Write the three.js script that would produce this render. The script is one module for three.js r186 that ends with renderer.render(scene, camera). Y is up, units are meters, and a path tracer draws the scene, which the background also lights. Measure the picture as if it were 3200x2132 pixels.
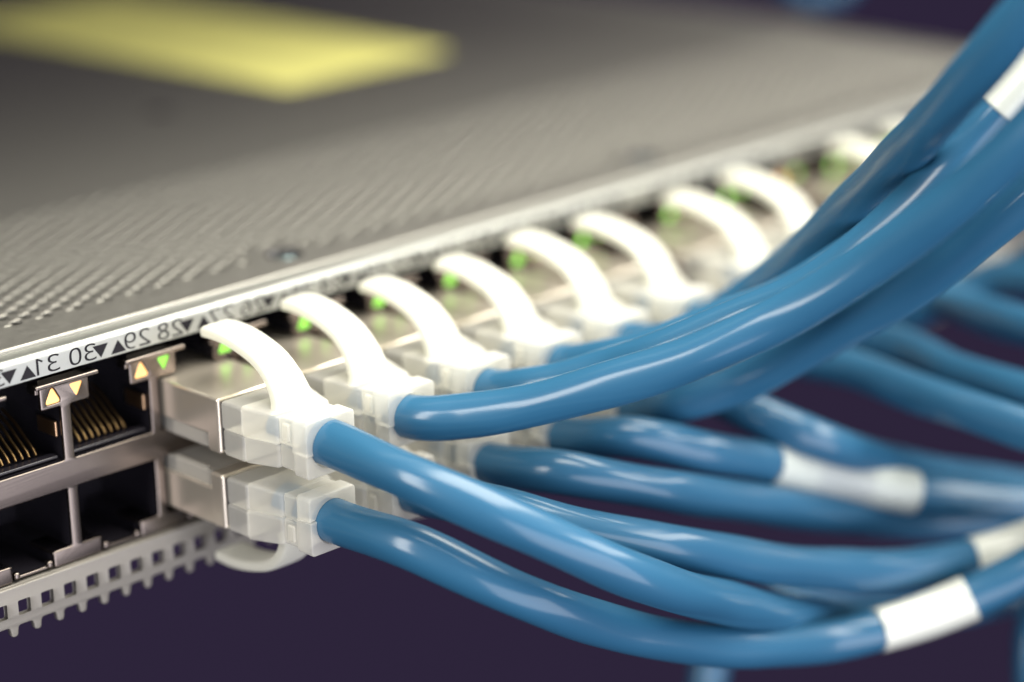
import * as THREE from 'three';
import { RoundedBoxGeometry } from 'three/addons/geometries/RoundedBoxGeometry.js';
import { mergeGeometries, mergeVertices, toCreasedNormals } from 'three/addons/utils/BufferGeometryUtils.js';
import { FontLoader } from 'three/addons/loaders/FontLoader.js';
import { RectAreaLightUniformsLib } from 'three/addons/lights/RectAreaLightUniformsLib.js';

// ---------------------------------------------------------------- camera, light, exposure
// Lengths in this script are millimetres; MM turns them into metres.
const MM = 0.001;
const scene = new THREE.Scene();
const camera = new THREE.PerspectiveCamera(15.97, 1024 / 682, 0.02, 5);
camera.position.set(-163.93 * MM, 111.74 * MM, 254.17 * MM);
camera.up.set(0.2345, 0.9502, -0.2054);
camera.lookAt(new THREE.Vector3(-163.93 + 658.64, 111.74 - 310.73, 254.17 - 685.3).multiplyScalar(MM));
camera.focus = 0.3125;
camera.userData.fStop = 5.6;

const renderer = new THREE.WebGLRenderer({ antialias: true });
renderer.toneMapping = THREE.LinearToneMapping;
renderer.toneMappingExposure = 1;
renderer.shadowMap.enabled = true;

// the dim violet darkness of the rack round the switch
scene.background = new THREE.Color().setRGB(0.026, 0.018, 0.042);

RectAreaLightUniformsLib.init();
function areaLight(name, color, intensity, w, h, at, to) {
  const l = new THREE.RectAreaLight(color, intensity, w * MM, h * MM);
  l.name = name;
  l.position.set(at[0] * MM, at[1] * MM, at[2] * MM);
  l.lookAt(to[0] * MM, to[1] * MM, to[2] * MM);
  scene.add(l);
}
// three ceiling lamps of the room: one over the rack, one to the right in front, one to the left
areaLight('ceiling_lamp_over_rack', new THREE.Color(1, 0.96, 0.84), 15.5, 400, 210, [125, 310, 85], [95, 0, 18]);
areaLight('ceiling_lamp_right', new THREE.Color(1, 0.96, 0.86), 12, 340, 150, [330, 220, 255], [50, 0, 40]);
areaLight('ceiling_lamp_left', new THREE.Color(1, 0.97, 0.9), 17, 120, 400, [-420, 215, 45], [60, 0, 40]);
// the lit room behind the photographer, wide and weak
areaLight('room_light', new THREE.Color(0.96, 0.95, 1), 4.8, 1000, 700, [-60, -90, 750], [60, 0, 30]);

// ---------------------------------------------------------------- helpers
const taken = new Map();
function numbered(name) {
  const n = taken.get(name) ?? 0;
  taken.set(name, n + 1);
  return n ? `${name}_${String(n).padStart(3, '0')}` : name;
}
let seed = 7;
const rnd = () => { seed = (seed * 1664525 + 1013904223) >>> 0; return seed / 4294967296; };
const sized = new WeakSet();
function part(name, geo, mat, parent) {
  if (!sized.has(geo)) { geo.scale(MM, MM, MM); sized.add(geo); }
  const m = new THREE.Mesh(geo, mat);
  m.name = name;
  m.castShadow = m.receiveShadow = true;
  parent.add(m);
  return m;
}
function thing(name, label, category, [x, y, z] = [0, 0, 0], group) {
  const g = new THREE.Group();
  g.name = numbered(name);
  g.position.set(x * MM, y * MM, z * MM);
  g.userData = { label, category };
  if (group) g.userData.group = group;
  scene.add(g);
  return g;
}
const move = (o, x, y, z) => { o.position.set(x * MM, y * MM, z * MM); return o; };
const plain = (g) => { const n = g.index ? g.toNonIndexed() : g; n.deleteAttribute('uv'); return n; };
const join = (list) => mergeGeometries(list.map(plain));
const rbox = (x0, x1, y0, y1, z0, z1, r = 0.3, seg = 3) =>
  new RoundedBoxGeometry(x1 - x0, y1 - y0, z1 - z0, seg, r).translate((x0 + x1) / 2, (y0 + y1) / 2, (z0 + z1) / 2);
const poly = (pts) => new THREE.Shape(pts.map(([x, y]) => new THREE.Vector2(x, y)));
const hole = (pts) => new THREE.Path(pts.map(([x, y]) => new THREE.Vector2(x, y)));
// a profile in (z, y) drawn out along x
function profile(pts, x0, x1) {
  const g = new THREE.ExtrudeGeometry(poly(pts.map(([z, y]) => [-z, y])), { depth: x1 - x0, bevelEnabled: false });
  g.rotateY(Math.PI / 2).translate(x0, 0, 0);
  return toCreasedNormals(plain(g), 0.7);
}
const arc = (cx, cy, r, a0, a1, n) => Array.from({ length: n + 1 }, (_, i) => {
  const a = a0 + (a1 - a0) * i / n;
  return [cx + r * Math.cos(a), cy + r * Math.sin(a)];
});
// a closed polygon with rounded corners
function rounded(pts, r, n = 4) {
  const out = [], m = pts.length;
  for (let i = 0; i < m; i++) {
    const p = new THREE.Vector2(...pts[i]), a = new THREE.Vector2(...pts[(i + m - 1) % m]).sub(p), b = new THREE.Vector2(...pts[(i + 1) % m]).sub(p);
    const rr = Math.min(r, a.length() * 0.45, b.length() * 0.45);
    const s = p.clone().addScaledVector(a.normalize(), rr), e = p.clone().addScaledVector(b.normalize(), rr);
    for (let k = 0; k <= n; k++) {
      const t = k / n, u = 1 - t;
      out.push([u * u * s.x + 2 * u * t * p.x + t * t * e.x, u * u * s.y + 2 * u * t * p.y + t * t * e.y]);
    }
  }
  return out;
}
// a tube of given rings along a curve: rings = [[u, radius], ...]
function sweep(curve, rings, sides, wobble = 0, phase = 0) {
  const N = 600, pts = curve.getSpacedPoints(N), frames = { t: [], n: [], b: [] };
  for (let i = 0; i <= N; i++) frames.t.push(new THREE.Vector3().subVectors(pts[Math.min(i + 1, N)], pts[Math.max(i - 1, 0)]).normalize());
  let n = new THREE.Vector3(0, 1, 0).addScaledVector(frames.t[0], -frames.t[0].y).normalize();
  for (let i = 0; i <= N; i++) {
    n = n.clone().addScaledVector(frames.t[i], -n.dot(frames.t[i])).normalize();
    frames.n.push(n); frames.b.push(new THREE.Vector3().crossVectors(frames.t[i], n));
  }
  const L = curve.getLength(), pos = [], idx = [];
  rings.forEach(([u, r], k) => {
    const f = THREE.MathUtils.clamp(u, 0, 1) * N, i = Math.min(Math.floor(f), N - 1), w = f - i, s = u * L;
    const c = pts[i].clone().lerp(pts[i + 1], w), nn = frames.n[i].clone().lerp(frames.n[i + 1], w), bb = frames.b[i].clone().lerp(frames.b[i + 1], w);
    for (let j = 0; j < sides; j++) {
      const a = j / sides * Math.PI * 2;
      const bump = wobble * (Math.sin(2 * a + s * 0.27 + phase) + 0.45 * Math.sin(3 * a - s * 0.36 + phase * 2.3) + 0.6 * Math.sin(a + s * 0.16 + phase) + 0.5 * Math.sin(s * 0.19 + phase * 1.7));
      const rr = r + bump;
      pos.push(c.x + rr * (Math.cos(a) * nn.x + Math.sin(a) * bb.x), c.y + rr * (Math.cos(a) * nn.y + Math.sin(a) * bb.y), c.z + rr * (Math.cos(a) * nn.z + Math.sin(a) * bb.z));
    }
    if (k) for (let j = 0; j < sides; j++) {
      const a = (k - 1) * sides + j, b = (k - 1) * sides + (j + 1) % sides, d = k * sides + j, e = k * sides + (j + 1) % sides;
      idx.push(a, b, d, b, e, d);
    }
  });
  const g = new THREE.BufferGeometry();
  g.setAttribute('position', new THREE.Float32BufferAttribute(pos, 3));
  g.setIndex(idx);
  g.computeVertexNormals();
  return g;
}
// fine noise for paint and metal
function noiseTexture(size, lo, hi, octaves, s) {
  const a = new Float32Array(size * size);
  let q = s;
  const rr = () => { q = (q * 1664525 + 1013904223) >>> 0; return q / 4294967296; };
  for (const [cell, amp] of octaves) {
    const n = size / cell, grid = Float32Array.from({ length: n * n }, rr);
    for (let y = 0; y < size; y++) for (let x = 0; x < size; x++) {
      const fx = x / cell, fy = y / cell, ix = Math.floor(fx), iy = Math.floor(fy);
      let tx = fx - ix, ty = fy - iy; tx = tx * tx * (3 - 2 * tx); ty = ty * ty * (3 - 2 * ty);
      const at = (i, j) => grid[((iy + j) % n) * n + (ix + i) % n];
      a[y * size + x] += amp * ((at(0, 0) * (1 - tx) + at(1, 0) * tx) * (1 - ty) + (at(0, 1) * (1 - tx) + at(1, 1) * tx) * ty);
    }
  }
  let mn = Infinity, mx = -Infinity;
  for (const v of a) { mn = Math.min(mn, v); mx = Math.max(mx, v); }
  const d = new Uint8Array(size * size * 4);
  a.forEach((v, i) => { const t = Math.round(255 * (lo + (hi - lo) * (v - mn) / (mx - mn))); d[i * 4] = d[i * 4 + 1] = d[i * 4 + 2] = t; d[i * 4 + 3] = 255; });
  const t = new THREE.DataTexture(d, size, size);
  t.wrapS = t.wrapT = THREE.RepeatWrapping; t.magFilter = THREE.LinearFilter; t.needsUpdate = true;
  return t;
}
// uv in units of 10 mm, from whichever axis the face looks along
function boxUV(g, unit = 10) {
  const n = g.index ? g.toNonIndexed() : g, p = n.attributes.position, q = n.attributes.normal, uv = [];
  for (let i = 0; i < p.count; i++) {
    const ax = Math.abs(q.getX(i)), ay = Math.abs(q.getY(i)), az = Math.abs(q.getZ(i));
    const [u, v] = ay >= ax && ay >= az ? [p.getX(i), p.getZ(i)] : az >= ax ? [p.getX(i), p.getY(i)] : [p.getZ(i), p.getY(i)];
    uv.push(u / unit, v / unit);
  }
  n.setAttribute('uv', new THREE.Float32BufferAttribute(uv, 2));
  return n;
}

// ---------------------------------------------------------------- materials
const lin = (r, g, b) => new THREE.Color().setRGB(r, g, b);
const std = (o) => new THREE.MeshStandardMaterial(o);
const phy = (o) => new THREE.MeshPhysicalMaterial(o);
const grain = noiseTexture(512, 0.45, 1, [[2, 1], [4, 0.8], [16, 0.4], [64, 0.3]], 11);
const grainFine = noiseTexture(512, 0, 1, [[2, 1], [4, 0.7]], 5);
const paint = std({ color: lin(0.31, 0.303, 0.28), metalness: 0.88, roughness: 0.6, roughnessMap: grain, bumpMap: grainFine, bumpScale: 0.00003 });
const ventPaint = std({ color: lin(0.19, 0.178, 0.16), metalness: 0.3, roughness: 0.6, roughnessMap: grain, bumpMap: grainFine, bumpScale: 0.00003 });
const stripPaint = std({ color: lin(0.34, 0.35, 0.335), metalness: 0.88, roughness: 0.52, roughnessMap: grain, bumpMap: grainFine, bumpScale: 0.00003 });
const tin = std({ color: lin(0.165, 0.14, 0.128), metalness: 1, roughness: 0.26 });
const shellMetal = std({ color: lin(0.62, 0.56, 0.48), metalness: 0.78, roughness: 0.28 });
const blackPlastic = std({ color: lin(0.012, 0.011, 0.015), roughness: 0.22 });
const gold = std({ color: lin(0.17, 0.11, 0.05), metalness: 1, roughness: 0.4 });
const bronze = std({ color: lin(0.4, 0.26, 0.16), metalness: 1, roughness: 0.35 });
const ink = phy({ color: lin(0.012, 0.011, 0.014), roughness: 0.9, specularIntensity: 0.3 });
const zinc = std({ color: lin(0.22, 0.3, 0.32), metalness: 1, roughness: 0.35 });
const yellow = std({ color: lin(0.84, 0.81, 0.27), roughness: 0.6 });
const frosted = phy({ color: lin(0.95, 0.94, 0.9), roughness: 0.5, transmission: 0.82, thickness: 0, ior: 1.45 });
const guardPlastic = phy({ color: lin(0.8, 0.8, 0.73), roughness: 0.55, transmission: 0.55, thickness: 0, ior: 1.45 });
const clear = phy({ color: lin(0.8, 0.78, 0.74), roughness: 0.35, transmission: 0.8, thickness: 0, ior: 1.5 });
const blue = phy({ color: lin(0.016, 0.088, 0.172), roughness: 0.6, specularIntensity: 0.4, clearcoat: 0.65, clearcoatRoughness: 0.18 });
const sleeveWhite = phy({ color: lin(0.52, 0.54, 0.49), roughness: 0.3, clearcoat: 1, clearcoatRoughness: 0.15 });
const sleeveClear = phy({ color: lin(0.7, 0.75, 0.73), roughness: 0.3, transmission: 0.5, thickness: 0, ior: 1.5 });
const ledLit = {
  amber: std({ color: lin(0.5, 0.3, 0.12), emissive: lin(1, 0.52, 0.16), emissiveIntensity: 1.3, roughness: 0.4 }),
  green: std({ color: lin(0.1, 0.3, 0.05), emissive: lin(0.28, 0.75, 0.06), emissiveIntensity: 1.35, roughness: 0.4 }),
};

// ---------------------------------------------------------------- the switch
const PITCH = 14, GAP = 6.2, LEFT = -84, RIGHT = 228, BACK = -330, TOP = 16.2;
const sw = thing('network_switch', 'silver rack network switch with perforated top cover and two rows of ports', 'network switch');
// columns of ports: left edge of each, in two banks
const bankA = Array.from({ length: 13 }, (_, i) => -84 + i * PITCH);      // ends at 98
const bankB = Array.from({ length: 8 }, (_, i) => 98 + GAP + i * PITCH);  // ends at 218

// top cover: a pressed sheet whose holes are staggered, round, with rolled rims
{
  const SX = 4.88, SZ = 1.55, Z0 = -11.3, ROWS = 30, X0 = -78, X1 = 222;
  const screws = [-30.3, 45.1, 120.5];
  const pos = [], tri = (a, b, c) => pos.push(...a, ...b, ...c);
  const corners = [];
  { // corners of a cell: the points nearest to this hole
    const nb = [[SX, 0], [SX / 2, SZ], [-SX / 2, SZ], [-SX, 0], [-SX / 2, -SZ], [SX / 2, -SZ], [0, 2 * SZ], [0, -2 * SZ]];
    const reach = (a) => Math.min(...nb.map(([x, z]) => { const d = Math.cos(a) * x + Math.sin(a) * z; return d > 1e-6 ? (x * x + z * z) / 2 / d : Infinity; }));
    const angles = new Set(Array.from({ length: 16 }, (_, i) => i / 16 * Math.PI * 2));
    for (let i = 0; i < nb.length; i++) for (let j = i + 1; j < nb.length; j++) { // bisector crossings
      const [a, b] = nb[i], [c, d] = nb[j], e = (a * a + b * b) / 2, f = (c * c + d * d) / 2, det = a * d - b * c;
      if (Math.abs(det) < 1e-9) continue;
      const x = (e * d - b * f) / det, z = (a * f - e * c) / det, an = Math.atan2(z, x);
      if (Math.abs(Math.hypot(x, z) - reach(an)) < 1e-6) angles.add((an + Math.PI * 2) % (Math.PI * 2));
    }
    for (const a of [...angles].sort((p, q) => p - q)) corners.push([a, reach(a)]);
  }
  const ring = (x, z, y, r) => corners.map(([a, far]) => [x + Math.cos(a) * (r ?? far), y, z + Math.sin(a) * (r ?? far)]);
  const band = (p, q) => p.forEach((_, i) => { const j = (i + 1) % p.length; tri(p[i], q[i], p[j]); tri(q[i], q[j], p[j]); });
  for (let r = -1; r <= ROWS; r++) {
    const z = Z0 - r * SZ;
    for (let x = X0 + (r & 1 ? SX / 2 : 0); x < X1; x += SX) {
      if (screws.some((s) => Math.abs(x - s) < 5.2 && z > -15.2)) continue;
      const open = r >= 0 && r < ROWS;
      const o = ring(x, z, TOP);
      const hx = x + 0.6;
      if (!open) { for (let i = 1; i < o.length - 1; i++) tri(o[0], o[i + 1], o[i]); continue; }
      // each opening is a punched hole with the pressed-up lip of its louvre beside it
      const a = ring(hx, z, TOP, 0.95), c = ring(hx, z, TOP - 0.05, 0.9), d = ring(hx, z, TOP - 0.35, 0.9);
      band(o, a); band(a, c); band(c, d);
      for (let k = 0; k < 8; k++) {
        const p = [0, 1].map((q) => (k + q) / 8 * Math.PI * 2), at = (r, h, an) => [x - 0.88 + Math.cos(an) * r * 1.2, TOP + h, z + Math.sin(an) * r * 1.05];
        const e = at(0.72, -0.03, p[0]), f = at(0.72, -0.03, p[1]), g = at(0.5, 0.1, p[0]), i = at(0.5, 0.1, p[1]), j = at(0.22, 0.17, p[0]), l = at(0.22, 0.17, p[1]);
        tri(e, g, f); tri(f, g, i); tri(g, j, i); tri(i, j, l); tri(j, [x - 0.88, TOP + 0.18, z], l);
      }
    }
  }
  const holes = new THREE.BufferGeometry();
  holes.setAttribute('position', new THREE.Float32BufferAttribute(pos, 3));
  holes.computeVertexNormals();
  const flat = (x0, x1, z0, z1, y = TOP - 0.012) => { // an open sheet, front edge at z1
    const g = new THREE.PlaneGeometry(x1 - x0, z1 - z0).rotateX(-Math.PI / 2);
    return g.translate((x0 + x1) / 2, y, (z0 + z1) / 2);
  };
  const sheets = [flat(LEFT, RIGHT, BACK, Z0 - (ROWS - 0.35) * SZ)];
  let from = LEFT;
  for (const s of [...screws, null]) {
    const to = s === null ? RIGHT : s - 5.2;
    sheets.push(flat(from, to, Z0 + 0.75 * SZ, -4.4));
    if (s === null) break;
    const patch = poly([[s - 5.25, 4.4], [s + 5.25, 4.4], [s + 5.25, 16.4], [s - 5.25, 16.4]]);
    patch.holes.push(hole(arc(s, 9.9, 2.75, 0, Math.PI * 2, 40).slice(0, -1)));
    sheets.push(new THREE.ShapeGeometry(patch).rotateX(-Math.PI / 2).translate(0, TOP - 0.02, 0));
    from = s + 5.2;
  }
  // rolled front edge of the cover
  const edge = profile([[-2.6, 15.5], [-2.6, 15.86], ...arc(-2.98, 15.86, 0.38, 0, Math.PI / 2, 8), [-4.6, 16.2], [-4.6, 15.3], [-2.9, 15.3]], LEFT, RIGHT);
  // right flank, turned down
  const flank = profile([[-4.4, 15.6], [BACK, 15.6], [BACK, -22], [-1, -22]], RIGHT - 1, RIGHT);
  const cover = part('top_cover', boxUV(join([holes, ...sheets, edge, flank])), paint, sw);
  for (const s of screws) {
    const cup = new THREE.LatheGeometry([[2.78, 0], [2.5, -0.35], [2.35, -1.1], [0, -1.12]].map(([x, y]) => new THREE.Vector2(x, y)), 40);
    const cupMesh = move(part('screw_recess', cup, blackPlastic, sw), s, TOP - 0.01, -9.9);
    const head = new THREE.LatheGeometry([[0, 0.25], [0.7, 0.24], [1.3, 0.12], [1.75, -0.15], [1.85, -0.5], [1.85, -1.1]].map(([x, y]) => new THREE.Vector2(x, y)), 32);
    const sc = move(part('screw', head, zinc, sw), s, TOP - 0.35, -9.9);
    const cross = join([rbox(-1.05, 1.05, 0, 0.06, -0.19, 0.19, 0.02, 1), rbox(-0.19, 0.19, 0.001, 0.061, -1.05, 1.05, 0.02, 1)]);
    cross.translate(0, 0.22, 0).rotateY(0.5 + s);
    part('screw_slot', cross, ink, sc);
  }
  const cap = new THREE.LatheGeometry([[0, 0.3], [1.6, 0.25], [2.3, 0.02]].map(([x, y]) => new THREE.Vector2(x, y)), 24);
  move(part('rivet', cap, ink, sw), 89.5, TOP, -99.8);
}
{ // yellow sticker far back on the cover
  const st = new THREE.ExtrudeGeometry(poly(rounded([[-22, -55], [22, -55], [22, 55], [-22, 55]], 2)), { depth: 0.15, bevelEnabled: false });
  const m = part('sticker', st.rotateX(-Math.PI / 2), yellow, sw);
  move(m, 136.5, TOP + 0.02, -153);
  m.rotation.y = 0.04;
  m.userData.label = 'plain yellow sticker on the cover';
}
// chassis under the cover
{
  const floor = rbox(LEFT, RIGHT - 1.1, -22.6, -21.6, BACK, -12, 0.2, 1);
  const back = rbox(LEFT, RIGHT - 1.1, -21.6, 15.6, BACK, BACK + 1, 0.2, 1);
  part('chassis', boxUV(join([floor, back])), paint, sw);
}
// strip over the ports, rolled back into the cover, with the printed numbers
const strip = part('label_strip', boxUV(profile([[0.35, 12.45], [0.35, 14.75], ...arc(-0.55, 14.75, 0.9, 0, Math.PI / 2, 10), [-5, 15.65], [-5, 14.9], [-0.9, 14.9], [-0.4, 14.2], [-0.4, 12.75], [-1.6, 12.75], [-1.6, 12.45]], LEFT, RIGHT - 1.1)), stripPaint, sw);
const font = await new FontLoader().loadAsync('fonts/droid/droid_sans_regular.typeface.json');
function printMarks(text, tri, x) { // one number and its triangle; the whole print runs mirror-wise, as in the photograph
  const list = [];
  const shapes = font.generateShapes(text, 2.25);
  const g = new THREE.ShapeGeometry(shapes, 4);
  g.computeBoundingBox();
  const w = g.boundingBox.max.x - g.boundingBox.min.x;
  g.translate(-g.boundingBox.min.x - w / 2, 0, 0).scale(-1.32, 1, 1);
  const at = tri > 0 ? -2.35 : 3.0;
  g.translate(at, 12.74, 0);
  list.push(g);
  const tx = tri > 0 ? -5.45 : 5.78, h = 1.78, y = 12.7;
  list.push(new THREE.ShapeGeometry(poly(tri > 0 ? [[tx - 1.22, y], [tx + 1.22, y], [tx, y + h]] : [[tx - 1.22, y + h], [tx, y], [tx + 1.22, y + h]])));
  const m = join(list);
  { // the mirrored glyphs are wound the other way round: turn each face to the front
    const p = m.attributes.position;
    for (let i = 0; i < p.count; i += 3) {
      const ax = p.getX(i + 1) - p.getX(i), ay = p.getY(i + 1) - p.getY(i), bx = p.getX(i + 2) - p.getX(i), by = p.getY(i + 2) - p.getY(i);
      if (ax * by - ay * bx < 0) { const x = p.getX(i + 1), y = p.getY(i + 1); p.setXY(i + 1, p.getX(i + 2), p.getY(i + 2)); p.setXY(i + 2, x, y); }
    }
  }
  const nn = m.attributes.normal; for (let i = 0; i < nn.count; i++) nn.setXYZ(i, 0, 0, 1);
  move(part('port_number', m, ink, strip), x, 0, 0.37);
}
// metal face of a bank: middle band, dividers and T-shaped heads, one sheet; the upper heads hold the lamps
const LED_UP = rounded([[-3.2, 8.15], [-0.4, 8.15], [-1.8, 10.75]], 0.85, 6), LED_DOWN = rounded([[0.4, 10.5], [3.2, 10.5], [1.8, 7.95]], 0.85, 6);
function face(x0, n) {
  const W = 0.72, H = 3.72, pts = [];
  const x1 = x0 + n * PITCH, up = [], low = [];
  // upper edge, left to right
  up.push([x0 - 0.75, 10.9]);
  for (let i = 0; i < n; i++) {
    const a = x0 + i * PITCH, b = a + PITCH;
    const ha = H, hb = H;
    up.push([a + ha, 10.9], [a + ha, 7.65], [a + W, 7.65], [a + W, 0.1], [b - W, 0.1], [b - W, 7.65], [b - hb, 7.65], [b - hb, 10.9]);
  }
  up.push([x1 + 0.75 + (n > 8 ? 3 : 0), 10.9]);
  low.push([x1 + 0.75 + (n > 8 ? 3 : 0), -14.1]);
  for (let i = n - 1; i >= 0; i--) {
    const a = x0 + i * PITCH, b = a + PITCH;
    low.push([b - H, -14.1], [b - H, -11.9], [b - W, -11.9], [b - W, -3.75], [a + W, -3.75], [a + W, -11.9], [a + H, -11.9], [a + H, -14.1]);
  }
  low.push([x0 - 0.75, -14.1]);
  const s = poly(rounded([...up, ...low], 0.35, 3));
  for (let i = 1; i <= n; i++) {
    const x = x0 + i * PITCH;
    s.holes.push(hole(LED_UP.map(([a, b]) => [a + x, b])), hole(LED_DOWN.map(([a, b]) => [a + x, b])));
  }
  const g = new THREE.ExtrudeGeometry(s, { depth: 0.25, bevelEnabled: true, bevelThickness: 0.2, bevelSize: 0.24, bevelOffset: -0.18, bevelSegments: 4, curveSegments: 4 });
  return boxUV(toCreasedNormals(plain(g.translate(0, 0, -0.45)), 0.5));
}
for (const [x0, n] of [[bankA[0], 13], [bankB[0], 8]]) part('port_bank_face', face(x0, n), tin, sw);
// lamp lips, lamps and print, one set for every column, over its right divider
const lipGeo = join([
  rbox(-4.85, 4.85, 10.85, 11.45, -1.4, 0.95, 0.22),
  rbox(-4.85, -4.25, 10.2, 11.3, -1.4, 0.6, 0.15),
]);
const ledGeo = (pts) => new THREE.ExtrudeGeometry(poly(pts.map(([a, b]) => [a, b])), { depth: 0.5, bevelEnabled: true, bevelThickness: 0.18, bevelSize: 0.15, bevelOffset: -0.2, bevelSegments: 2 }).translate(0, 0, -0.85);
const ledA = ledGeo(LED_UP), ledB = ledGeo(LED_DOWN);
const state = { 0: ['amber', 'amber'], 14: ['amber', 'green'], [98 + GAP + 3 * PITCH]: ['amber', 'green'] };
let number = 41 + 2;
for (const x of [...bankA, ...bankB].map((x) => x + PITCH)) {
  number -= 2;
  const lip = part('lamp_bracket', lipGeo, tin, sw); move(lip, x, 0, 0);
  const [a, b] = state[x] ?? ['green', 'green'];
  part('led_light', ledA, ledLit[a], lip);
  part('led_light', ledB, ledLit[b], lip);
  if (x > -40) {
    const k = 31 - 2 * Math.round((x < 100 ? x : x - GAP) / PITCH);
    if (k > 0) { printMarks(String(k), 1, x); printMarks(String(k - 1), -1, x); }
  }
}
// dark wells behind the face, one for every port; T-shaped, the latch slot up in the upper row and down in the lower
function well(flip) {
  const W = 0.66, H = 3.66, D = 13.5;
  let p = [[W, 0.05], [14 - W, 0.05], [14 - W, 7.7], [14 - H, 7.7], [14 - H, 12.0], [H, 12.0], [H, 7.7], [W, 7.7]];
  if (flip) p = p.map(([x, y]) => [14 - x, y > 7.8 ? -14.0 : y > 7 ? -11.95 : -3.7]);
  const pos = [];
  for (let i = 0; i < p.length; i++) {
    const [a, b] = p[i], [c, d] = p[(i + 1) % p.length];
    pos.push(a, b, -0.46, c, d, -0.46, c, d, -D, a, b, -0.46, c, d, -D, a, b, -D);
  }
  const w = new THREE.BufferGeometry();
  w.setAttribute('position', new THREE.Float32BufferAttribute(pos, 3));
  w.computeVertexNormals();
  return join([w, new THREE.ShapeGeometry(poly(p)).translate(0, 0, -D)]);
}
const wellUp = well(false), wellDown = well(true);
const pinGeo = (() => {
  const c = new THREE.CatmullRomCurve3([[0, 0.9, -2.8], [0, 1.5, -3.2], [0, 2.8, -5], [0, 4.4, -7.2], [0, 5.6, -10]].map((v) => new THREE.Vector3(...v)));
  return new THREE.TubeGeometry(c, 12, 0.24, 6);
})();
const ledgeGeo = rbox(1.2, 12.8, 0.35, 0.8, -2.4, -0.9, 0.18);
const springGeo = rbox(12.7, 13.2, 3.2, 5.4, -5.2, -1.0, 0.2);
const barGeo = join([rbox(4.2, 9.8, -13.95, -13.55, -0.7, -0.2, 0.15), rbox(4.0, 4.9, -13.9, -12.9, -0.9, 0.15, 0.35), rbox(9.1, 10, -13.9, -12.9, -0.9, 0.15, 0.35)]);
const shelfGeo = join([rbox(0.75, 3.85, -12.4, -11.95, -6, -0.1, 0.15), rbox(10.15, 13.25, -12.4, -11.95, -6, -0.1, 0.15)]);
const emptyUpper = new Set([-84, -70, -56, -42, -28, -14, 0, 98 + GAP + 2 * PITCH]);
for (const x of [...bankA, ...bankB]) {
  const u = move(part('port', wellUp, blackPlastic, sw), x, 0, 0), l = move(part('port', wellDown, blackPlastic, sw), x, 0, 0);
  if (emptyUpper.has(x)) {
    for (let i = 0; i < 8; i++) move(part('contact_pin', pinGeo, gold, u), 3.45 + i * 1.02, 0, 0);
    part('front_sill', ledgeGeo, blackPlastic, u);
    part('spring_finger', springGeo, bronze, u);
  }
  part('latch_stop', barGeo, tin, l);
  part('shelf', shelfGeo, tin, l);
}
{ // ventilation strip under the ports: a row of square holes, and a row that the lower bend cuts open
  const P = 3.55, n = 82, x0 = -9.4 - 20 * P;
  const pts = [[LEFT, -14.35], [RIGHT - 1.2, -14.35]];
  pts.push([RIGHT - 1.2, -21.2]);
  for (let i = n - 1; i >= 0; i--) {
    const c = x0 + i * P;
    if (c + 1.2 > RIGHT - 1.5 || c - 1.2 < LEFT + 0.3) continue;
    pts.push([c + 1.32, -21.2], [c + 1.08, -19.75], [c - 1.08, -19.75], [c - 1.32, -21.2]);
  }
  pts.push([LEFT, -21.2]);
  const s = poly(rounded(pts, 0.38, 3));
  for (let i = 0; i < n; i++) {
    const c = x0 + i * P;
    if (c + 1.2 > RIGHT - 1.5 || c - 1.2 < LEFT + 0.3) continue;
    s.holes.push(hole(rounded([[c - 1.1, -18.55], [c - 1.1, -16.2], [c + 1.1, -16.2], [c + 1.1, -18.55]], 0.4, 3)));
  }
  const g = new THREE.ExtrudeGeometry(s, { depth: 0.5, bevelEnabled: true, bevelThickness: 0.2, bevelSize: 0.15, bevelOffset: -0.15, bevelSegments: 3 }).translate(0, 0, 0.1);
  const lip = rbox(LEFT, RIGHT - 1.2, -14.95, -14.3, -4, 0.2, 0.25);
  part('vent_strip', boxUV(join([toCreasedNormals(plain(g), 0.5), lip])), ventPaint, sw);
}

// the next unit up in the rack, above the picture: it keeps the light from the back of the cover
{
  const t = thing('rack_unit', 'dark rack unit mounted above the silver switch', 'rack unit');
  part('housing', rbox(-90, 232, 131, 173, -330, -30, 1), blackPlastic, t);
  part('front_panel', rbox(-120, 262, 130, 174, -29.9, -27, 0.8), blackPlastic, t);
}

// ---------------------------------------------------------------- patch cables
// one plug: metal shell with a clear nose, frosted boot in two halves, bowed guard over the latch; axis along z, latch side up
const shellGeo = boxUV(join([rbox(-5.85, 5.85, -1.6, 3.83, -8, 10.4, 0.45), rbox(-5.88, 5.88, -3.85, 3.86, 9.6, 12.2, 0.4)]));
const noseGeo = join([rbox(-5.5, 5.5, -3.7, -1.0, -8, 9.7, 0.3), rbox(-5.2, -4.5, -3.9, -1.2, 1, 8, 0.2), rbox(4.5, 5.2, -3.9, -1.2, 1, 8, 0.2)]);
const coreGeo = rbox(-5.4, 5.4, -3.4, 3.4, 11.5, 13.4, 0.3);
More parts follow.
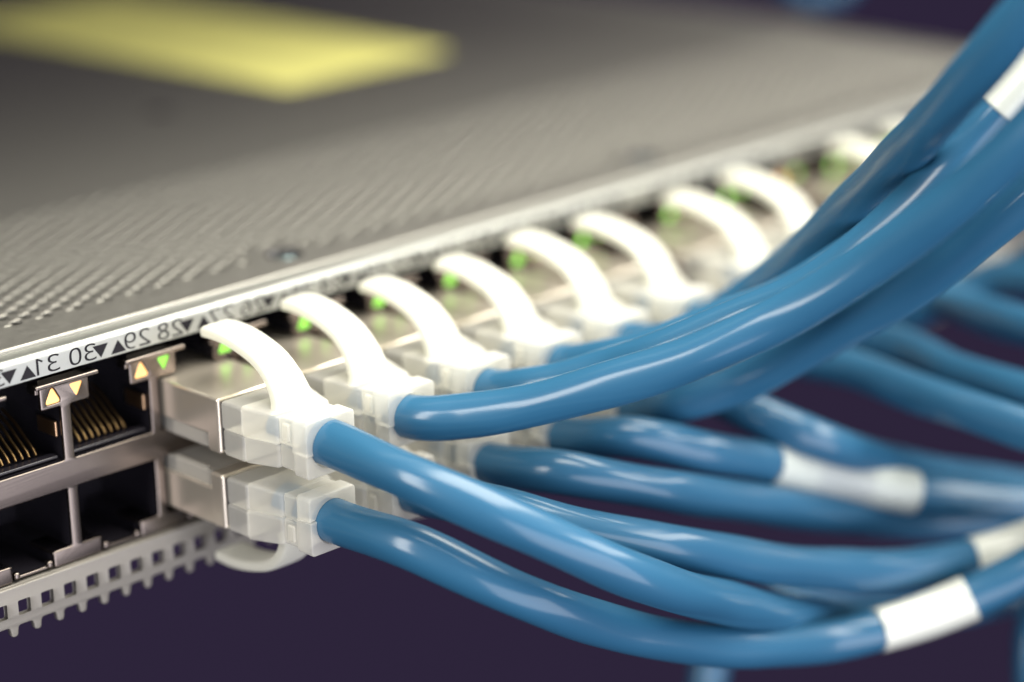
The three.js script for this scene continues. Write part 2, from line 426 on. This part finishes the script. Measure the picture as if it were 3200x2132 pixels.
// narrows a piece towards its cable end: x and y factors run from 1 at z0 to (fx, fy) at z1
function taper(g, z0, z1, fx, fy) {
  const p = g.attributes.position;
  for (let i = 0; i < p.count; i++) {
    const t = THREE.MathUtils.clamp((p.getZ(i) - z0) / (z1 - z0), 0, 1);
    p.setXY(i, p.getX(i) * (1 + (fx - 1) * t), p.getY(i) * (1 + (fy - 1) * t));
  }
  g.computeVertexNormals();
  return toCreasedNormals(plain(g), 0.7);
}
const bootUpper = join([
  rbox(-5.8, 5.8, -0.15, 3.75, 12.65, 17.2, 0.5), taper(rbox(-5.75, 5.75, -0.3, 4.05, 16.6, 22.6, 0.5), 16.6, 22.6, 0.78, 0.88),
  rbox(-3.95, 3.95, -0.1, 3.5, 22.2, 25.6, 0.4), rbox(-4.15, -3.5, 0.5, 2.9, 23.1, 24.5, 0.3), rbox(3.5, 4.15, 0.5, 2.9, 23.1, 24.5, 0.3),
]);
const bootLower = join([
  rbox(-5.7, 5.7, -3.8, 0.0, 12.7, 17.1, 0.5), taper(rbox(-5.5, 5.5, -3.95, -0.1, 16.7, 22.4, 0.5), 16.7, 22.4, 0.77, 0.9), rbox(-3.8, 3.8, -3.5, 0, 22.2, 25.4, 0.4),
]);
function collar(upper) {
  const R = 3.0, w = upper ? 4.1 : 3.9, top = upper ? 3.9 : -0.75, bot = upper ? -0.7 : -4.0, r = 0.6;
  const s = upper
    ? poly([[w, bot], [w, top - r], ...arc(w - r, top - r, r, 0, Math.PI / 2, 5), ...arc(-w + r, top - r, r, Math.PI / 2, Math.PI, 5), [-w, bot], ...arc(0, 0, R, Math.PI + 0.26, -0.26, 26)])
    : poly([[-w, top], [-w, bot + r], ...arc(-w + r, bot + r, r, Math.PI, Math.PI * 1.5, 5), ...arc(w - r, bot + r, r, Math.PI * 1.5, Math.PI * 2, 5), [w, top], ...arc(0, 0, R, -0.3, -Math.PI + 0.3, 22)]);
  const g = new THREE.ExtrudeGeometry(s, { depth: upper ? 2.5 : 2.2, bevelEnabled: true, bevelThickness: 0.25, bevelSize: 0.2, bevelOffset: -0.2, bevelSegments: 3 });
  return toCreasedNormals(plain(g.translate(0, 0, 25.2)), 0.7);
}
const bootGeoUpper = join([bootUpper, collar(true)]), bootGeoLower = join([bootLower, collar(false)]);
const guardGeo = (() => { // a flat bowed strap, rounded-rectangle section
  const c = new THREE.CatmullRomCurve3([[0, 3.2, 20.8], [0, 4.8, 20.2], [0, 6.9, 18.8], [0, 8.8, 16.4], [0, 10.1, 12.6], [0, 10.75, 8.4], [0, 10.65, 4.4]].map((v) => new THREE.Vector3(...v)));
  const N = 36, pos = [], idx = [], sec = rounded([[-1, -1], [1, -1], [1, 1], [-1, 1]], 0.5, 3);
  for (let i = 0; i <= N; i++) {
    const u = i / N, p = c.getPoint(u), t = c.getTangent(u), n = new THREE.Vector3(0, -t.z, t.y).multiplyScalar(-1);
    const end = Math.min(1, Math.sqrt(Math.max(0, (1 - u) / 0.03)));
    const w = (2.6 + 1.0 * Math.pow(1 - u, 5)) * (0.82 + 0.18 * end), h = (0.78 + 0.35 * Math.pow(1 - u, 4)) * (0.35 + 0.65 * end);
    const bend = Math.min(1, h);
    for (const [a, b] of sec) { const r = 1; pos.push(p.x + a * w * r, p.y + n.y * b * bend, p.z + n.z * b * bend); }
  }
  const m = sec.length;
  for (let i = 0; i < N; i++) for (let j = 0; j < m; j++) { const a = i * m + j, b = i * m + (j + 1) % m; idx.push(a, a + m, b, b, a + m, b + m); }
  for (let j = 1; j < m - 1; j++) idx.push(0, j, j + 1, N * m, N * m + j + 1, N * m + j);
  const g = new THREE.BufferGeometry();
  g.setAttribute('position', new THREE.Float32BufferAttribute(pos, 3));
  g.setIndex(idx); g.computeVertexNormals();
  return toCreasedNormals(g.toNonIndexed(), 0.8);
})();

const PATHS = {
  P1u: [[21.0,3.4,18.0],[21.0,3.4,29.0],[22.5,1.7,42.6],[28.0,-2.3,52.6],[41.4,-11.7,61.0],[65.7,-24.9,58.2],[89.6,-36.3,54.2],[113.7,-44.3,51.9],[136.0,-46.1,56.6],[160.7,-43.1,64.3]],
  P1l: [[21.0,-7.3,18.0],[21.0,-7.2,29.0],[23.0,-7.9,41.6],[31.0,-14.0,52.0],[47.7,-23.6,54.9],[66.5,-31.5,57.6],[84.0,-35.6,60.2],[97.5,-34.2,66.7],[107.6,-28.3,75.2],[116.8,-16.7,86.1]],
  P2u: [[35.0,3.4,18.0],[35.0,3.4,29.0],[38.2,4.1,34.7],[42.5,5.7,41.0],[48.5,9.5,50.9],[55.2,13.7,59.8],[62.0,19.0,68.3],[66.7,26.8,78.1],[69.0,36.4,89.0],[70.6,44.6,97.0],[74.0,59.2,108.3]],
  P2l: [[35.0,-7.3,18.0],[35.0,-7.2,29.0],[38.0,-7.1,41.0],[43.5,-9.6,47.5],[53.8,-13.4,53.3],[68.6,-19.7,55.7],[84.7,-25.7,57.9],[100.3,-29.6,61.4],[112.9,-29.2,67.6],[121.4,-24.4,76.5]],
  P3u: [[49.0,3.4,18.0],[49.0,3.4,29.0],[50.0,4.7,34.1],[52.6,6.0,38.9],[55.8,8.1,43.9],[58.3,10.7,49.5],[65.2,15.6,58.4],[70.0,20.1,65.3],[75.0,26.3,71.7],[79.6,34.5,78.2],[85.6,44.0,84.0],[91.6,56.5,91.4]],
  P3l: [[49.0,-7.3,18.0],[49.0,-7.2,29.0],[51.8,-6.6,39.4],[63.1,-10.7,44.9],[79.7,-17.1,46.2],[97.6,-24.0,47.6],[115.6,-29.7,50.0],[135.4,-34.2,56.5],[158.3,-37.6,65.4]],
  P4u: [[63.0,3.4,18.0],[63.0,3.4,29.0],[63.9,5.4,35.4],[66.6,7.2,40.2],[69.7,8.9,43.8],[73.2,11.0,47.7],[78.2,15.0,55.0],[83.3,20.6,61.8],[88.8,27.7,68.2],[94.6,36.7,74.1],[102.3,49.3,81.6]],
  P4l: [[63.0,-7.3,18.0],[63.0,-7.2,29.0],[66.0,-5.7,38.1],[74.9,-9.0,42.3],[89.0,-14.8,43.9],[102.1,-20.1,47.2],[112.4,-23.8,53.0],[128.0,-28.1,61.2],[142.9,-30.4,70.7]],
  P5u: [[77.0,3.4,18.0],[77.0,3.4,29.0],[77.4,4.7,35.6],[81.2,6.2,40.0],[88.8,8.7,44.7],[96.0,13.1,49.7],[100.6,20.2,56.7],[105.3,28.8,63.2],[112.9,42.6,71.5]],
  P5l: [[77.0,-7.3,18.0],[77.0,-7.2,29.0],[76.8,-3.7,37.3],[81.4,-0.3,44.6],[85.4,5.7,53.0],[90.1,13.7,64.1],[93.0,21.1,72.4],[96.1,29.3,80.3],[102.2,43.0,91.6]],
  P6u: [[91.0,3.4,18.0],[91.0,3.4,29.0],[89.9,5.7,34.0],[91.1,10.6,40.3],[88.8,19.6,51.5],[83.7,30.9,64.8],[74.3,44.2,81.8],[69.7,55.9,94.0],[70.1,68.9,104.6]],
  P6l: [[91.0,-7.3,18.0],[91.0,-7.2,29.0],[90.7,-8.5,38.3],[94.7,-11.5,46.5],[107.0,-18.1,48.1],[125.5,-26.0,49.1],[145.1,-33.1,53.6],[165.5,-38.6,61.1]],
  Q1u: [[111.2,3.4,18.0],[111.2,3.4,29.0],[111.7,6.3,35.7],[112.9,12.8,42.7],[117.1,22.6,51.1],[121.4,33.9,58.9],[127.0,49.7,68.7]],
  Q1l: [[111.2,-7.3,18.0],[111.2,-7.2,29.0],[112.4,-7.1,39.6],[111.6,-7.6,50.7],[111.0,-8.0,62.0],[111.5,-8.8,71.6],[113.0,-9.9,88.1]],
  Q2u: [[125.2,3.4,18.0],[125.2,3.4,29.0],[125.2,6.9,36.7],[126.3,14.3,44.7],[130.1,26.3,53.1],[136.2,42.8,63.2]],
  Q2l: [[125.2,-7.3,18.0],[125.2,-7.2,29.0],[126.2,-7.4,39.8],[122.4,-7.6,52.3],[119.2,-6.6,66.3],[115.9,-5.8,86.1]],
  Q3l: [[139.2,-7.3,18.0],[139.2,-7.2,29.0],[140.4,-3.8,35.8],[136.8,-3.0,46.6],[131.5,-1.4,61.2],[125.1,0.5,83.4]],
  Q4u: [[153.2,3.4,18.0],[153.2,3.4,29.0],[154.6,8.2,35.2],[154.6,16.7,43.1],[152.7,28.9,53.2]],
  Q5u: [[167.2,3.4,18.0],[167.2,3.4,29.0],[167.4,6.6,36.6],[166.6,11.8,45.2],[165.2,20.4,57.4]],
  Q5l: [[167.2,-7.3,18.0],[167.2,-7.2,29.0],[167.7,-2.7,35.2],[166.3,0.1,44.4],[163.3,5.0,59.6]],
  Q4l: [[153.2,-7.3,18.0],[153.2,-7.2,29.0],[155.7,-3.6,35.8],[154.5,-2.2,45.7],[150.8,1.6,63.8]],
  H1: [[97.9,-85.2,23.1],[101.3,-71.9,20.4],[104.1,-62.6,18.8],[106.6,-57.3,18.8],[112.5,-54.3,20.1],[122.7,-52.8,23.5],[136.6,-52.1,30.7],[154.8,-52.2,39.5],[176.4,-51.0,50.9]],
  H2: [[121.9,-76.5,71.4],[124.3,-63.8,68.0],[125.9,-55.0,65.5],[127.9,-48.0,64.2],[131.6,-41.1,64.7],[137.9,-35.0,68.0]],
  H3: [[313.1,27.6,-153.9],[315.8,9.5,-143.1],[318.9,2.6,-137.0],[323.7,2.6,-132.4],[331.4,11.0,-128.8],[341.7,26.6,-126.0]],
};
const V = (p) => p.map(([x, y, z]) => new THREE.Vector3(x, y, z));
const R = 2.98;
function jacket(path, parent, phase, u0 = 0) {
  const curve = new THREE.CatmullRomCurve3(V(path), false, 'centripetal');
  const n = Math.max(120, Math.round(curve.getLength() * 1.6)), rings = [];
  for (let i = 0; i <= n; i++) { const u = u0 + (1 - u0) * i / n; rings.push([u, u * curve.getLength() < 8.5 ? R - 0.35 : R]); } // stripped back a little inside the boot
  part('cable_jacket', sweep(curve, rings, 22, 0.07, phase), blue, parent);
  return curve;
}
function sleeve(curve, parent, u0, u1, mat, name = 'label_sleeve', r = R + 0.28) {
  const rings = [[u0, R - 0.3], [u0, r - 0.08], [u0 + 0.0015, r]];
  for (let i = 1; i < 24; i++) rings.push([u0 + (u1 - u0) * i / 24, r]);
  rings.push([u1 - 0.0015, r], [u1, r - 0.08], [u1, R - 0.3]);
  return part(name, sweep(curve, rings, 28, 0.045, u0 * 40), mat, parent);
}
const cables = [
  ['P1u', 'blue patch cable in the top row, first plug beside the empty ports'],
  ['P1l', 'blue patch cable in the bottom row, first plug, white sleeve at its bend'],
  ['P2u', 'blue patch cable in the top row, second plug from the empty ports'],
  ['P2l', 'blue patch cable in the bottom row, second plug from the empty ports'],
  ['P3u', 'blue patch cable in the top row, third plug from the empty ports'],
  ['P3l', 'blue patch cable in the bottom row, third plug from the empty ports'],
  ['P4u', 'blue patch cable in the top row, fourth plug from the empty ports'],
  ['P4l', 'blue patch cable in the bottom row with a clear sleeve with white ends'],
  ['P5u', 'blue patch cable in the top row, fifth plug from the empty ports'],
  ['P5l', 'blue patch cable from the bottom row, fifth plug, rising under the upper bundle'],
  ['P6u', 'blue patch cable in the top row, sixth plug, outermost of the rising bundle'],
  ['P6l', 'blue patch cable in the bottom row, sixth plug from the empty ports'],
  ['Q1u', 'blue patch cable in the top row, first plug past the gap between port banks'],
  ['Q1l', 'blue patch cable in the bottom row, first plug past the gap between port banks'],
  ['Q2u', 'blue patch cable in the top row, second plug past the gap between port banks'],
  ['Q2l', 'blue patch cable in the bottom row, second plug past the gap between port banks'],
  ['Q3l', 'blue patch cable in the bottom row under the single empty upper port'],
  ['Q4u', 'blue patch cable in the top row, just past the single empty upper port'],
  ['Q4l', 'blue patch cable in the bottom row, fourth plug past the gap, behind the rising bundle'],
  ['Q5u', 'blue patch cable in the top row, last plug, hidden behind the rising bundle'],
  ['Q5l', 'blue patch cable in the bottom row, last plug, behind the rising bundle'],
];
cables.forEach(([key, label], i) => {
  const path = PATHS[key], upper = key.endsWith('u'), x = path[0][0];
  const t = thing('patch_cable', label, 'cable', [0, 0, 0], 'blue patch cables plugged into the switch');
  const plug = (name, geo, mat, parent = t) => {
    const m = part(name, geo, mat, parent);
    if (parent === t) {
      move(m, x, upper ? 3.45 : -7.3, 0);
      const tilt = (upper ? 0.008 : 0) + 0.02 * (rnd() - 0.5) * (i > 1 ? 1 : 0);
      m.rotation.set(upper ? tilt : tilt, 0, 0);
      if (!upper) m.rotation.z = Math.PI;
    }
    return m;
  };
  const before = seed; // every piece of a plug shares its tilt
  const put = (...a) => { seed = before; return plug(...a); };
  put('plug_shell', shellGeo, shellMetal);
  put('plug_nose', noseGeo, clear);
  put('plug_core', coreGeo, blackPlastic);
  const boot = put('boot', bootGeoUpper, frosted);
  part('boot_lower_half', bootGeoLower, frosted, boot);
  const guard = part('latch_guard', guardGeo, guardPlastic, boot);
  if (i > 1) { guard.rotation.y = 0.05 * Math.sin(i * 2.7); guard.scale.y = 1 + 0.04 * Math.sin(i * 4.1); }
  rnd();
  const c = jacket(path, t, i * 1.9);
  if (key === 'P1l') sleeve(c, t, 0.715, 0.815, sleeveWhite);
  if (key === 'P2l') sleeve(c, t, 0.855, 0.95, sleeveWhite);
  if (key === 'P3u') sleeve(c, t, 0.845, 0.95, sleeveWhite, 'label_sleeve', R + 0.15);
  if (key === 'P4l') {
    const s = sleeve(c, t, 0.425, 0.665, sleeveClear);
    sleeve(c, s, 0.427, 0.497, sleeveWhite, 'white_band', R + 0.2);
    sleeve(c, s, 0.593, 0.663, sleeveWhite, 'white_band', R + 0.2);
  }
});
for (const [key, label] of [['H1', 'loose blue cable hanging down behind the lowest patch cable'], ['H2', 'loose blue cable hanging beside the white sleeve of the lowest patch cable'], ['H3', 'loose blue cable far behind the end of the silver switch']]) {
  const t = thing('hanging_cable', label, 'cable', [0, 0, 0], 'loose blue cables');
  jacket(PATHS[key], t, 3.3);
}

renderer.render(scene, camera);
